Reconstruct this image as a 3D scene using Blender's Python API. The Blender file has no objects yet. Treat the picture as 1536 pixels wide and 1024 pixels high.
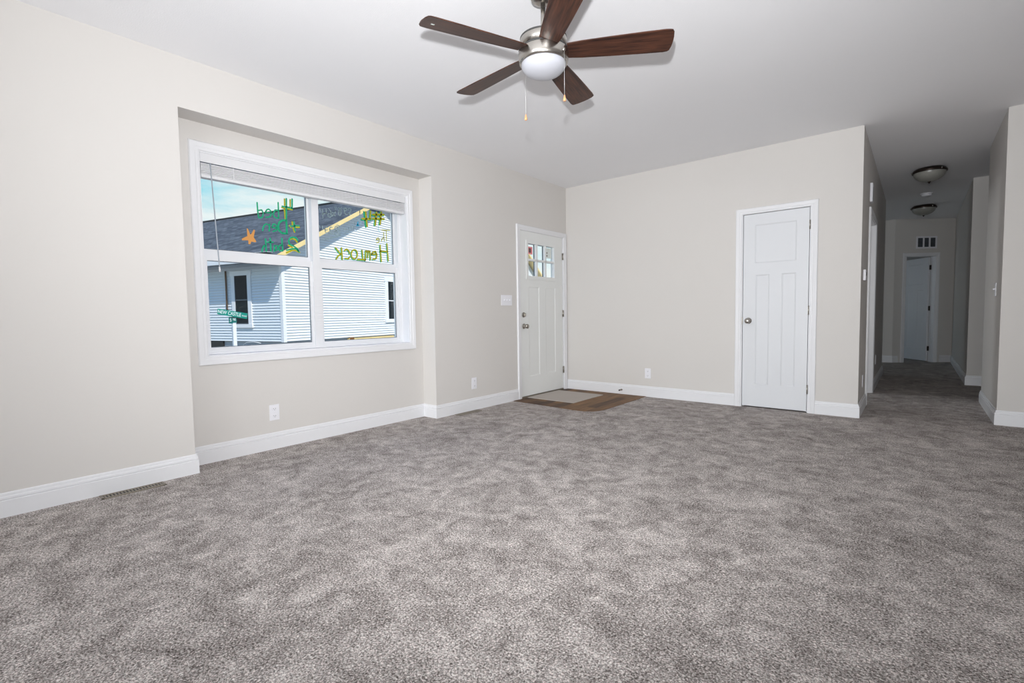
import bpy, bmesh, math, random
from mathutils import Vector, Matrix

random.seed(7)
S = bpy.context.scene
COL = S.collection
PI = math.pi
D = bpy.data

# ------------------------------------------------------------------ camera
YAW, PITCH, ROLL = -0.6950, -0.0550, -0.0150
CAM = Vector((3.6854, 0.0, 1.028))
fwd = Vector((math.sin(YAW), math.cos(YAW), 0)); rgt = Vector((math.cos(YAW), -math.sin(YAW), 0)); up = Vector((0, 0, 1))
F = fwd*math.cos(PITCH) + up*math.sin(PITCH)
U = up*math.cos(PITCH) - fwd*math.sin(PITCH)
R2 = rgt*math.cos(ROLL) + U*math.sin(ROLL)
U2 = -rgt*math.sin(ROLL) + U*math.cos(ROLL)
cd = D.cameras.new('camera'); cam = D.objects.new('camera', cd); COL.objects.link(cam)
M = Matrix((R2, U2, -F)).transposed().to_4x4(); M.translation = CAM
cam.matrix_world = M
cd.sensor_width = 36; cd.lens = 727.85/1536*36; cd.clip_start = .02; cd.clip_end = 500
S.camera = cam

# ------------------------------------------------------------------ colour management, world
S.view_settings.view_transform = 'Standard'; S.view_settings.look = 'None'
S.view_settings.exposure = 0.22; S.view_settings.gamma = 1; S.view_settings.use_curve_mapping = False
S.cycles.use_denoising = True
S.cycles.max_bounces = 14; S.cycles.diffuse_bounces = 10; S.cycles.transparent_max_bounces = 12
S.cycles.sample_clamp_indirect = 6
S.cycles.caustics_reflective = False; S.cycles.caustics_refractive = False

def srgb(r, g, b):
    f = lambda c: (c/255/12.92) if c/255 <= .04045 else ((c/255+.055)/1.055)**2.4
    return (f(r), f(g), f(b), 1)

W = D.worlds.new('sky'); S.world = W; W.use_nodes = True
nt = W.node_tree; nt.nodes.clear()
def N(t, ty, **kw):
    n = t.nodes.new(ty)
    for k, v in kw.items(): setattr(n, k, v)
    return n
wo = N(nt, 'ShaderNodeOutputWorld'); bg = N(nt, 'ShaderNodeBackground')
tc = N(nt, 'ShaderNodeTexCoord'); mp = N(nt, 'ShaderNodeMapping'); mp.inputs['Scale'].default_value = (2.2, 2.2, 9.0)
nz = N(nt, 'ShaderNodeTexNoise'); nz.inputs['Scale'].default_value = 1.7; nz.inputs['Detail'].default_value = 7; nz.inputs['Roughness'].default_value = .58
cr = N(nt, 'ShaderNodeValToRGB')
cr.color_ramp.elements[0].position = .40; cr.color_ramp.elements[0].color = srgb(132, 218, 238)
cr.color_ramp.elements[1].position = .62; cr.color_ramp.elements[1].color = srgb(240, 247, 248)
nt.links.new(tc.outputs['Generated'], mp.inputs['Vector']); nt.links.new(mp.outputs['Vector'], nz.inputs['Vector'])
nt.links.new(nz.outputs['Fac'], cr.inputs['Fac']); 
gz = N(nt, 'ShaderNodeSeparateXYZ'); nt.links.new(tc.outputs['Generated'], gz.inputs[0])
mr = N(nt, 'ShaderNodeMapRange'); mr.inputs['From Min'].default_value = .22; mr.inputs['From Max'].default_value = .62; nt.links.new(gz.outputs['Z'], mr.inputs['Value'])
mxs = N(nt, 'ShaderNodeMix', data_type='RGBA'); mxs.inputs['B'].default_value = (.02, .23, .80, 1)
nt.links.new(mr.outputs['Result'], mxs.inputs['Factor']); nt.links.new(cr.outputs['Color'], mxs.inputs['A']); 
hz = N(nt, 'ShaderNodeMapRange'); hz.inputs['From Min'].default_value = .08; hz.inputs['From Max'].default_value = .19; nt.links.new(gz.outputs['Z'], hz.inputs['Value'])
mxh = N(nt, 'ShaderNodeMix', data_type='RGBA'); mxh.inputs['A'].default_value = (.92, .95, .95, 1)
nt.links.new(hz.outputs['Result'], mxh.inputs['Factor']); nt.links.new(mxs.outputs['Result'], mxh.inputs['B']); nt.links.new(mxh.outputs['Result'], bg.inputs['Color'])
bg.inputs['Strength'].default_value = .90
nt.links.new(bg.outputs['Background'], wo.inputs['Surface'])

# ------------------------------------------------------------------ lights
def light(name, ty, loc, energy, color=(1, 1, 1), **kw):
    l = D.lights.new(name, ty); l.energy = energy; l.color = color
    for k, v in kw.items(): setattr(l, k, v)
    o = D.objects.new(name, l); COL.objects.link(o); o.location = loc
    return o
def aim(o, d): o.rotation_euler = Vector(d).to_track_quat('-Z', 'Y').to_euler()
sun = light('sun', 'SUN', (20, 0, 30), 4.1, (1, .94, .86), angle=.009); aim(sun, (-.676, .131, -.72))
# the photographer's flash, a hand's breadth above the lens
flash = light('camera_flash', 'SPOT', (CAM.x-.02, CAM.y-.01, CAM.z+.27), 460, (.975, .985, 1), shadow_soft_size=.035, spot_size=math.radians(126), spot_blend=1.0); aim(flash, (-.62, .77, .22))
# added fill lamp aimed up behind the camera, lifts the ceiling
bounce = light('ceiling_bounce_fill', 'AREA', (2.4, -1.6, 1.6), 10, (1, .985, .96), shape='DISK', size=.4); aim(bounce, (-.1, .15, 1))
# added ambient fill lamps, set in two unseen rear openings
d1 = light('rear_fill_left', 'AREA', (1.9, -6.95, 1.25), 162, (.93, .97, 1), shape='RECTANGLE', size=2.4, size_y=2.3); aim(d1, (0, 1, .02))
d2 = light('rear_fill_right', 'AREA', (4.9, -6.95, 1.5), 100, (.93, .97, 1), shape='RECTANGLE', size=1.9, size_y=1.5); aim(d2, (0, 1, .02))

d3_ = light('hall_window_daylight', 'AREA', (.03, 10.8, 1.5), 3, (.93, 1, .93), shape='RECTANGLE', size=1.3, size_y=1.3); aim(d3_, (1, 0, 0))
d5_ = light('side_room_fill', 'AREA', (.03, 7.1, 1.5), 19, (.95, .98, 1), shape='RECTANGLE', size=1.1, size_y=1.2); aim(d5_, (1, 0, 0))  # added lamp in the unseen side room, brightens the right hall wall
d4_ = light('bedroom_window_daylight', 'AREA', (.03, 13.45, 1.5), 3.5, (.80, .95, 1), shape='RECTANGLE', size=1.4, size_y=1.3); aim(d4_, (1, 0, 0))
# ------------------------------------------------------------------ materials
def mat(name, color, rough=.5, metal=0, spec=.5, **kw):
    m = D.materials.new(name); m.use_nodes = True
    b = m.node_tree.nodes['Principled BSDF']
    b.inputs['Base Color'].default_value = color; b.inputs['Roughness'].default_value = rough
    b.inputs['Metallic'].default_value = metal; b.inputs['Specular IOR Level'].default_value = spec
    for k, v in kw.items(): b.inputs[k].default_value = v
    return m
def noise_bump(m, scale=200, strength=.1, dist=.002, detail=3, var=0.0):
    t = m.node_tree; b = t.nodes['Principled BSDF']
    tc = N(t, 'ShaderNodeTexCoord'); n = N(t, 'ShaderNodeTexNoise'); n.inputs['Scale'].default_value = scale; n.inputs['Detail'].default_value = detail
    bp = N(t, 'ShaderNodeBump'); bp.inputs['Strength'].default_value = strength; bp.inputs['Distance'].default_value = dist
    t.links.new(tc.outputs['Object'], n.inputs['Vector']); t.links.new(n.outputs['Fac'], bp.inputs['Height']); t.links.new(bp.outputs['Normal'], b.inputs['Normal'])
    if var:
        n2 = N(t, 'ShaderNodeTexNoise'); n2.inputs['Scale'].default_value = 1.3; t.links.new(tc.outputs['Object'], n2.inputs['Vector'])
        mx = N(t, 'ShaderNodeMix', data_type='RGBA'); c = b.inputs['Base Color'].default_value
        mx.inputs['A'].default_value = [x*(1-var) for x in c[:3]]+[1]; mx.inputs['B'].default_value = [min(1, x*(1+var)) for x in c[:3]]+[1]
        t.links.new(n2.outputs['Fac'], mx.inputs['Factor']); t.links.new(mx.outputs['Result'], b.inputs['Base Color'])
    return m
WALL = noise_bump(mat('wall_paint', (.645, .624, .600, 1), .75, spec=.25), 260, .08, .0015, var=.015)
CEIL = noise_bump(mat('ceiling_paint', (.86, .865, .885, 1), .85, spec=.2), 140, .25, .003, var=.015)
TRIM = noise_bump(mat('trim_paint', (.76, .765, .785, 1), .38, spec=.4), 60, .03, .001)
DOORP = noise_bump(mat('door_paint', (.69, .705, .73, 1), .42, spec=.4), 60, .03, .001)
EDOOR = noise_bump(mat('entry_door_paint', (.76, .775, .765, 1), .42, spec=.4), 60, .03, .001)
VINYLW = noise_bump(mat('window_vinyl', (.76, .77, .79, 1), .35, spec=.4), 60, .02, .001)
BLIND = noise_bump(mat('blind_vinyl', (.72, .725, .74, 1), .45), 80, .05, .001)
PLATE = noise_bump(mat('plate_plastic', (.80, .80, .84, 1), .35), 80, .02, .0005)
DARK = noise_bump(mat('dark_slot', (.02, .02, .02, 1), .6), 80, .02, .0005)
GAP = noise_bump(mat('shadow_gap_rubber', (.05, .05, .05, 1), .8), 80, .02, .0005)
NICKEL = noise_bump(mat('brushed_nickel', (.46, .435, .40, 1), .27, 1), 300, .03, .0005)
NICKELD = noise_bump(mat('satin_nickel_dark', (.42, .39, .35, 1), .28, 1), 300, .03, .0005)
BRONZE = noise_bump(mat('oiled_bronze', (.045, .032, .026, 1), .35, .8), 300, .03, .0005)
OPAL = noise_bump(mat('opal_glass', (.46, .47, .51, 1), .35, spec=.3), 40, .01, .0005)
ALAB = noise_bump(mat('alabaster_glass', (.27, .265, .24, 1), .3), 22, .02, .0005, var=.15)
PEARW = noise_bump(mat('pull_wood', (.75, .36, .17, 1), .45), 60, .03, .0005)
CHAIN = noise_bump(mat('pull_chain', (.75, .75, .74, 1), .35, .6), 300, .02, .0005)
REG = noise_bump(mat('register_metal', (.24, .21, .165, 1), .45, .3), 200, .05, .0005)
SIDING = noise_bump(mat('white_vinyl_siding', (.755, .79, .82, 1), .5), 30, .05, .002)
HTRIM = noise_bump(mat('white_house_trim', (.82, .83, .85, 1), .5), 30, .05, .002)
LUMBER = noise_bump(mat('raw_lumber', (.86, .64, .30, 1), .7), 12, .2, .004, var=.25)
PLY = noise_bump(mat('brown_sheathing', (.20, .085, .02, 1), .7), 12, .2, .004, var=.3)
HGLASS = noise_bump(mat('dark_house_glass', (.008, .016, .022, 1), .08, spec=.08), 3, .01, .001)
HFRAME = noise_bump(mat('grey_window_track', (.12, .14, .16, 1), .4), 30, .02, .001)
SKIRT = noise_bump(mat('foundation_skirt', (.45, .47, .50, 1), .7), 20, .1, .003, var=.1)
NAVY = noise_bump(mat('navy_board', (.01, .025, .12, 1), .4), 30, .02, .001)
PIPE = noise_bump(mat('rusty_pipe', (.20, .12, .07, 1), .6), 30, .05, .001)
GREEN = noise_bump(mat('street_sign_green', (.0, .27, .20, 1), .35), 60, .01, .0005)
GREEND = noise_bump(mat('street_sign_dark_green', (.0, .15, .13, 1), .35), 60, .01, .0005)
LETTER = noise_bump(mat('sign_letter_white', (.82, .88, .86, 1), .35), 60, .01, .0005)
POSTW = noise_bump(mat('white_post', (.80, .82, .84, 1), .5), 30, .03, .001)
P_GREEN = noise_bump(mat('window_paint_green', (.0, .46, .22, 1), .6), 90, .1, .001, var=.25)
P_OLIVE = noise_bump(mat('window_paint_olive', (.58, .50, .0, 1), .6), 90, .1, .001, var=.2)
P_SLATE = noise_bump(mat('window_paint_slate', (.34, .43, .46, 1), .6), 90, .1, .001, var=.2)
P_BLUE = noise_bump(mat('window_paint_blue', (.02, .50, .85, 1), .6), 90, .1, .001, var=.2)
P_CYAN = noise_bump(mat('window_paint_light_blue', (.45, .78, .88, 1), .6), 90, .1, .001, var=.1)
P_ORANGE = noise_bump(mat('window_paint_orange', (.95, .38, .10, 1), .6), 90, .1, .001, var=.2)
PINK = noise_bump(mat('pink_sticker', (.80, .25, .27, 1), .5), 60, .01, .0005)
MARK = noise_bump(mat('sticker_print', (.12, .07, .07, 1), .5), 60, .01, .0005)
PAPER = noise_bump(mat('pale_sticker', (.72, .78, .75, 1), .5), 60, .01, .0005)
CLEARP = mat('wand_plastic', (.36, .40, .45, 1), .2)
noise_bump(CLEARP, 40, .02, .0005)
DARKROOM = WALL

def glass_mat():
    m = D.materials.new('clear_glass'); m.use_nodes = True; t = m.node_tree; t.nodes.clear()
    o = N(t, 'ShaderNodeOutputMaterial'); mx = N(t, 'ShaderNodeMixShader'); tr = N(t, 'ShaderNodeBsdfTransparent'); gl = N(t, 'ShaderNodeBsdfGlossy')
    lw = N(t, 'ShaderNodeLayerWeight'); lw.inputs['Blend'].default_value = .5
    pw = N(t, 'ShaderNodeMath', operation='POWER'); pw.inputs[1].default_value = 5; t.links.new(lw.outputs['Facing'], pw.inputs[0])
    fr = N(t, 'ShaderNodeMath', operation='MULTIPLY_ADD'); fr.inputs[1].default_value = .6; fr.inputs[2].default_value = .02; t.links.new(pw.outputs[0], fr.inputs[0])
    tr.inputs['Color'].default_value = (.96, .98, .975, 1); gl.inputs['Roughness'].default_value = .02
    t.links.new(fr.outputs[0], mx.inputs['Fac']); t.links.new(tr.outputs[0], mx.inputs[1]); t.links.new(gl.outputs[0], mx.inputs[2]); t.links.new(mx.outputs[0], o.inputs[0])
    return m
GLASS = glass_mat()

def carpet_mat(name='carpet', k=1.0):
    m = mat(name, (.3, .3, .3, 1), 1.0, spec=.05); t = m.node_tree; b = t.nodes['Principled BSDF']; L = t.links.new
    tc = N(t, 'ShaderNodeTexCoord')
    def nz(scale, det=2, rough=.5, dist=0.0, vec=None):
        n = N(t, 'ShaderNodeTexNoise'); n.inputs['Scale'].default_value = scale; n.inputs['Detail'].default_value = det
        n.inputs['Roughness'].default_value = rough; n.inputs['Distortion'].default_value = dist; L(vec or tc.outputs['Object'], n.inputs['Vector']); return n.outputs['Fac']
    fine = nz(150, 4, .75, .6); coarse = nz(9.0, 6, .72, .6); big = nz(2.4, 4, .65, .5); tint = nz(95, 1)
    # mottling where the pile lies different ways, vacuum tracks running down the hall
    ramp = N(t, 'ShaderNodeValToRGB'); e = ramp.color_ramp.elements
    e[0].position = .36; e[0].color = (.060*k, .050*k, .046*k, 1); e[1].position = .64; e[1].color = (.80*k, .755*k, .73*k, 1)
    mid = ramp.color_ramp.elements.new(.5); mid.color = (.31*k, .283*k, .270*k, 1)
    def math_(op, a, bb, c=None):
        n = N(t, 'ShaderNodeMath', operation=op)
        for i, x in enumerate((a, bb, c)):
            if x is None: continue
            if isinstance(x, (int, float)): n.inputs[i].default_value = x
            else: L(x, n.inputs[i])
        return n.outputs[0]
    s1 = math_('MULTIPLY_ADD', coarse, .30, -.15); s2 = math_('MULTIPLY_ADD', big, .12, -.06)
    f = math_('ADD', math_('ADD', fine, s1), s2)
    L(f, ramp.inputs['Fac'])
    mx = N(t, 'ShaderNodeMix', data_type='RGBA', blend_type='MULTIPLY'); mx.inputs['Factor'].default_value = .30
    r2 = N(t, 'ShaderNodeValToRGB'); r2.color_ramp.elements[0].position = .4; r2.color_ramp.elements[0].color = (.95, .83, .80, 1); r2.color_ramp.elements[1].position = .6; r2.color_ramp.elements[1].color = (.93, .98, .95, 1)
    L(tint, r2.inputs['Fac']); L(ramp.outputs['Color'], mx.inputs['A']); L(r2.outputs['Color'], mx.inputs['B']); L(mx.outputs['Result'], b.inputs['Base Color'])
    bp = N(t, 'ShaderNodeBump'); bp.inputs['Strength'].default_value = .55; bp.inputs['Distance'].default_value = .008
    L(f, bp.inputs['Height']); L(bp.outputs['Normal'], b.inputs['Normal'])
    return m
CARPET = carpet_mat('carpet', 1.12)

def plank_mat():
    m = mat('vinyl_plank', (.2, .15, .1, 1), .6, spec=.25); t = m.node_tree; b = t.nodes['Principled BSDF']; L = t.links.new
    tc = N(t, 'ShaderNodeTexCoord'); mp = N(t, 'ShaderNodeMapping'); mp.inputs['Rotation'].default_value = (0, 0, PI/2)
    L(tc.outputs['Object'], mp.inputs['Vector'])
    br = N(t, 'ShaderNodeTexBrick'); br.offset = .37; br.inputs['Scale'].default_value = 1
    br.inputs['Brick Width'].default_value = .72; br.inputs['Row Height'].default_value = .115; br.inputs['Mortar Size'].default_value = .0012; br.inputs['Bias'].default_value = -.1
    br.inputs['Color1'].default_value = srgb(82, 62, 50); br.inputs['Color2'].default_value = srgb(150, 116, 80); br.inputs['Mortar'].default_value = srgb(60, 46, 38)
    L(mp.outputs['Vector'], br.inputs['Vector'])
    m2 = N(t, 'ShaderNodeMapping'); m2.inputs['Scale'].default_value = (30, 2.2, 1); L(tc.outputs['Object'], m2.inputs['Vector'])
    n = N(t, 'ShaderNodeTexNoise'); n.inputs['Scale'].default_value = 1.5; n.inputs['Detail'].default_value = 5; L(m2.outputs['Vector'], n.inputs['Vector'])
    r = N(t, 'ShaderNodeValToRGB'); r.color_ramp.elements[0].position = .3; r.color_ramp.elements[0].color = (.55, .52, .5, 1); r.color_ramp.elements[1].position = .7; r.color_ramp.elements[1].color = (1.15, 1.1, 1.02, 1)
    L(n.outputs['Fac'], r.inputs['Fac'])
    mx = N(t, 'ShaderNodeMix', data_type='RGBA', blend_type='MULTIPLY'); mx.inputs['Factor'].default_value = 1
    L(br.outputs['Color'], mx.inputs['A']); L(r.outputs['Color'], mx.inputs['B']); L(mx.outputs['Result'], b.inputs['Base Color'])
    return m
PLANK = plank_mat()

def mat_carpet():
    m = mat('mat_weave', (.47, .43, .395, 1), .95, spec=.1); return noise_bump(m, 260, .5, .003, 3, .12)
MATW = mat_carpet()

def blade_mat():
    m = mat('walnut_blade', (.06, .03, .02, 1), .36, spec=.35); t = m.node_tree; b = t.nodes['Principled BSDF']; L = t.links.new
    tc = N(t, 'ShaderNodeTexCoord'); mp = N(t, 'ShaderNodeMapping'); mp.inputs['Scale'].default_value = (3, 42, 42); L(tc.outputs['Object'], mp.inputs['Vector'])
    n = N(t, 'ShaderNodeTexNoise'); n.inputs['Scale'].default_value = 2.2; n.inputs['Detail'].default_value = 6; n.inputs['Distortion'].default_value = .6; L(mp.outputs['Vector'], n.inputs['Vector'])
    r = N(t, 'ShaderNodeValToRGB'); r.color_ramp.elements[0].position = .32; r.color_ramp.elements[0].color = srgb(34, 19, 15); r.color_ramp.elements[1].position = .70; r.color_ramp.elements[1].color = srgb(84, 51, 37)
    L(n.outputs['Fac'], r.inputs['Fac']); L(r.outputs['Color'], b.inputs['Base Color'])
    return m
BLADE = blade_mat()

def shingle_mat():
    m = mat('slate_shingles', (.06, .07, .09, 1), .85, spec=.2); t = m.node_tree; b = t.nodes['Principled BSDF']; L = t.links.new
    tc = N(t, 'ShaderNodeTexCoord'); mp = N(t, 'ShaderNodeMapping'); mp.inputs['Rotation'].default_value = (0, 0, PI/2); L(tc.outputs['Object'], mp.inputs['Vector'])
    br = N(t, 'ShaderNodeTexBrick'); br.inputs['Scale'].default_value = 1; br.inputs['Brick Width'].default_value = .33; br.inputs['Row Height'].default_value = .13; br.inputs['Mortar Size'].default_value = .008
    br.inputs['Color1'].default_value = srgb(72, 78, 84); br.inputs['Color2'].default_value = srgb(110, 116, 120); br.inputs['Mortar'].default_value = srgb(46, 50, 56)
    L(mp.outputs['Vector'], br.inputs['Vector'])
    n = N(t, 'ShaderNodeTexNoise'); n.inputs['Scale'].default_value = 9; n.inputs['Detail'].default_value = 5; L(tc.outputs['Object'], n.inputs['Vector'])
    mx = N(t, 'ShaderNodeMix', data_type='RGBA', blend_type='MULTIPLY'); mx.inputs['Factor'].default_value = .6
    r = N(t, 'ShaderNodeValToRGB'); r.color_ramp.elements[0].position = .3; r.color_ramp.elements[0].color = (.5, .5, .5, 1); r.color_ramp.elements[1].position = .7; r.color_ramp.elements[1].color = (1.2, 1.2, 1.2, 1)
    L(n.outputs['Fac'], r.inputs['Fac']); L(br.outputs['Color'], mx.inputs['A']); L(r.outputs['Color'], mx.inputs['B']); L(mx.outputs['Result'], b.inputs['Base Color'])
    return m
SHINGLE = shingle_mat()
GRAVEL = noise_bump(mat('gravel_lot', (.20, .21, .20, 1), .95), 8, .4, .02, 5, .2)
CONCRETE = noise_bump(mat('exterior_cladding', (.55, .56, .58, 1), .8), 20, .1, .003)

# ------------------------------------------------------------------ mesh helpers
class MB:
    def __init__(s): s.bm = bmesh.new()
    def box(s, a, b, bev=0, M=None):
        lo = [min(a[i], b[i]) for i in range(3)]; hi = [max(a[i], b[i]) for i in range(3)]
        r = bmesh.ops.create_cube(s.bm, size=1)
        vs = r['verts']
        for v in vs:
            v.co = Vector([lo[i] + (v.co[i]+.5)*(hi[i]-lo[i]) for i in range(3)])
        if bev:
            es = list({e for v in vs for e in v.link_edges})
            rr = bmesh.ops.bevel(s.bm, geom=es, offset=bev, segments=2, affect='EDGES', profile=.6)
            vs = list({v for f in rr['faces'] for v in f.verts})
        if M is not None:
            for v in vs: v.co = M @ v.co
        return s
    def lathe(s, prof, seg=48, M=None, cap=True):
        rings = []
        for r, z in prof:
            if r < 1e-6: rings.append([s.bm.verts.new((0, 0, z))])
            else: rings.append([s.bm.verts.new((r*math.cos(2*PI*i/seg), r*math.sin(2*PI*i/seg), z)) for i in range(seg)])
        vs = [v for r in rings for v in r]
        for A, B in zip(rings, rings[1:]):
            for i in range(seg):
                j = (i+1) % seg
                if len(A) == 1 and len(B) == 1: continue
                if len(A) == 1: fv = (A[0], B[i], B[j])
                elif len(B) == 1: fv = (A[i], A[j], B[0])
                else: fv = (A[i], A[j], B[j], B[i])
                try:
                    f = s.bm.faces.new(fv); f.smooth = True
                except ValueError: pass
        if cap:
            for r in (rings[0], rings[-1]):
                if len(r) > 2:
                    try: s.bm.faces.new(r)
                    except ValueError: pass
        if M is not None:
            for v in vs: v.co = M @ v.co
        return s
    def tube(s, pts, r, seg=10):
        pts = [Vector(p) for p in pts]; rings = []
        rr = r if isinstance(r, (list, tuple)) else [r]*len(pts)
        for i, p in enumerate(pts):
            d = (pts[min(i+1, len(pts)-1)] - pts[max(i-1, 0)]).normalized()
            a = Vector((0, 0, 1)) if abs(d.z) < .9 else Vector((1, 0, 0))
            x = d.cross(a).normalized(); y = d.cross(x)
            rings.append([s.bm.verts.new(p + x*rr[i]*math.cos(2*PI*k/seg) + y*rr[i]*math.sin(2*PI*k/seg)) for k in range(seg)])
        for A, B in zip(rings, rings[1:]):
            for k in range(seg):
                f = s.bm.faces.new((A[k], A[(k+1) % seg], B[(k+1) % seg], B[k])); f.smooth = True
        s.bm.faces.new(rings[0][::-1]); s.bm.faces.new(rings[-1])
        return s
    def prism(s, poly, a, b, axis='z', M=None):
        def P(q, h):
            if axis == 'z': return Vector((q[0], q[1], h))
            if axis == 'x': return Vector((h, q[0], q[1]))
            return Vector((q[0], h, q[1]))
        A = [s.bm.verts.new(P(q, a)) for q in poly]; B = [s.bm.verts.new(P(q, b)) for q in poly]
        n = len(poly)
        s.bm.faces.new(A[::-1]); s.bm.faces.new(B)
        for i in range(n): s.bm.faces.new((A[i], A[(i+1) % n], B[(i+1) % n], B[i]))
        if M is not None:
            for v in A+B: v.co = M @ v.co
        return s
    def sweep(s, path, outs, nrm, prof, closed=False):
        """mitred profile along a polyline: prof = [(offset along out, height along nrm)]"""
        nrm = Vector(nrm); rings = []
        for p, m in zip(path, outs):
            rings.append([s.bm.verts.new(Vector(p) + Vector(m)*a + nrm*b) for a, b in prof])
        n = len(rings); k = len(prof)
        for i in range(n if closed else n-1):
            A, B = rings[i], rings[(i+1) % n]
            for j in range(k): s.bm.faces.new((A[j], A[(j+1) % k], B[(j+1) % k], B[j]))
        if not closed:
            s.bm.faces.new(rings[0]); s.bm.faces.new(rings[-1][::-1])
        return s
    def build(s, name, m, parent=None, M=None):
        bmesh.ops.recalc_face_normals(s.bm, faces=s.bm.faces)
        me = D.meshes.new(name); s.bm.to_mesh(me); s.bm.free(); me.materials.append(m)
        o = D.objects.new(name, me); COL.objects.link(o)
        if parent is not None: o.parent = parent
        if M is not None: o.matrix_local = M
        return o
def box(name, m, a, b, parent=None, bev=0): return MB().box(a, b, bev).build(name, m, parent)

def empty(name, loc=(0, 0, 0), rz=0, parent=None, M=None):
    o = D.objects.new(name, None); COL.objects.link(o); o.empty_display_size = .05
    if M is not None: o.matrix_world = M
    else: o.location = loc; o.rotation_euler = (0, 0, rz)
    if parent: o.parent = parent
    return o
def tag(o, label, cat, group=None):
    o['label'] = label; o['category'] = cat
    if group: o['group'] = group
    return o
def struct(o): o['kind'] = 'structure'; return o
def frame(origin, ex, ey, ez):
    m = Matrix((Vector(ex), Vector(ey), Vector(ez))).transposed().to_4x4(); m.translation = Vector(origin); return m
# wall frames: local x to the right as you look at the wall, y out of the wall into the room, z up  (right-handed: x cross y = z)
def on_left(y, z, x=0): return frame((x, y, z), (0, -1, 0), (1, 0, 0), (0, 0, 1))
def on_back(x, z, y=5.601): return frame((x, y, z), (-1, 0, 0), (0, -1, 0), (0, 0, 1))
def on_right(y, z, x): return frame((x, y, z), (0, 1, 0), (-1, 0, 0), (0, 0, 1))

def plan_run(name, pts, prof, z0=0.0):
    """a baseboard: plan polyline with the room on the right of travel"""
    pts = [Vector((p[0], p[1], z0)) for p in pts]; ns = []
    for a, b in zip(pts, pts[1:]):
        d = (b-a).normalized(); ns.append(Vector((d.y, -d.x, 0)))
    outs = [ns[0]] + [(n1+n2)/(1+n1.dot(n2)) for n1, n2 in zip(ns, ns[1:])] + [ns[-1]]
    o = MB().sweep(pts, outs, (0, 0, 1), prof).build(name, TRIM)
    return struct(o)
BB = [(0, 0), (.015, 0), (.015, .088), (.0105, .0895), (.0105, .093), (.014, .097), (.013, .108), (.0075, .111), (.0075, .115), (.007, .124), (.004, .130), (0, .130)]

# ------------------------------------------------------------------ the shell
H = 2.7216; YB = 5.601; XH = 3.277; XR = 4.245; YR = 5.953; YE = 15.0; XE = 6.6; YS = -7.0
AX = -.192; AY0 = 1.096; AY1 = 3.2225; AZ = 2.3974
TW = .14
struct(box('floor', CARPET, (-.39, YS-.15, -.12), (XE+.14, YE+.14, 0)))
# vinyl plank landing by the entry door
poly = [(0, 4.42), (.93, 4.36), (1.02, 4.375), (1.09, 4.42), (1.135, 4.49), (1.156, 4.58), (1.156, 5.5855), (.0, 5.5855)]
struct(MB().prism(poly, 0, .004).build('floor', PLANK))
struct(box('ceiling', CEIL, (-.39, YS-.15, H), (XE+.14, YE+.14, H+.15)))

w = MB()
w.box((-TW, YS-.14, 0), (0, AY0, H)); w.box((-.39, AY0-.14, 0), (-TW, AY0, H))
w.box((-.39, AY0, AZ), (0, AY1, H)); w.box((-.39, AY1, 0), (-TW, AY1+.14, H))
WY0, WY1, WZ0, WZ1 = 1.262, 3.066, .762, 2.206
w.box((-.39, AY0, 0), (AX, WY0, AZ)); w.box((-.39, WY1, 0), (AX, AY1, AZ)); w.box((-.39, WY0, 0), (AX, WY1, WZ0)); w.box((-.39, WY0, WZ1), (AX, WY1, AZ))
EY0, EY1, EZ = 4.572, 5.527, 2.075
w.box((-TW, AY1, 0), (0, EY0, H)); w.box((-TW, EY0, EZ), (0, EY1, H)); w.box((-TW, EY1, 0), (0, 6.5, H)); w.box((-TW, 6.5, 0), (0, 7.7, .8)); w.box((-TW, 6.5, 2.15), (0, 7.7, H)); w.box((-TW, 7.7, 0), (0, 10.1, H))
w.box((-TW, 10.1, 0), (0, 11.5, .8)); w.box((-TW, 10.1, 2.2), (0, 11.5, H)); w.box((-TW, 11.5, 0), (0, 12.7, H))
w.box((-TW, 12.7, 0), (0, 14.2, .8)); w.box((-TW, 12.7, 2.2), (0, 14.2, H)); w.box((-TW, 14.2, 0), (0, YE+.14, H))
struct(w.build('wall_left', WALL))
CX0, CX1, CZ = 2.232, 2.874, 2.062   # rough opening of the closet door
w = MB()
w.box((0, YB, 0), (CX0, YB+.12, H)); w.box((CX0, YB, CZ), (CX1, YB+.12, H)); w.box((CX1, YB, 0), (XH, YB+.12, H))
struct(w.build('wall_back', WALL))
HY0, HY1 = 6.462, 7.392
w = MB()
w.box((XH-.12, YB+.12, 0), (XH, HY0, H)); w.box((XH-.12, HY0, 2.05), (XH, HY1, H)); w.box((XH-.12, HY1, 0), (XH, 9.70, H))
w.box((0, 9.58, 0), (XH-.12, 9.70, H)); w.box((0, 6.28, 0), (XH-.12, 6.38, H))
struct(w.build('wall_hall_left', WALL))
YF = 11.83; A = Vector((3.34, YF, 0)); T = Vector((.799, .6013, 0)).normalized(); Nn = Vector((T.y, -T.x, 0))
XF = 4.215
struct(MB().box((0, YF, 0), (3.34, YF+.12, H)).build('wall_hall_far', WALL))
DM = frame(A, T, -Nn, (0, 0, 1))  # local x along the slanted wall, y away from the hall
SL = (XF-A.x)/T.x; S0, S1 = .205, .765
w = MB(); w.box((0, 0, 0), (S0, .12, H)); w.box((S1, 0, 0), (SL, .12, H)); w.box((S0, 0, 2.03), (S1, .12, H))
struct(w.build('wall_hall_slanted', WALL, None, DM))
w = MB(); w.box((XF, 8.95, 0), (XF+.12, YE, H)); w.box((XF, 8.83, 0), (XE, 8.95, H))
struct(w.build('wall_hall_right', WALL))
w = MB(); w.box((XR, YR, 0), (XE, YR+.12, H)); w.box((XR, YR+.12, 0), (XR+.12, 7.30, H))
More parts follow.
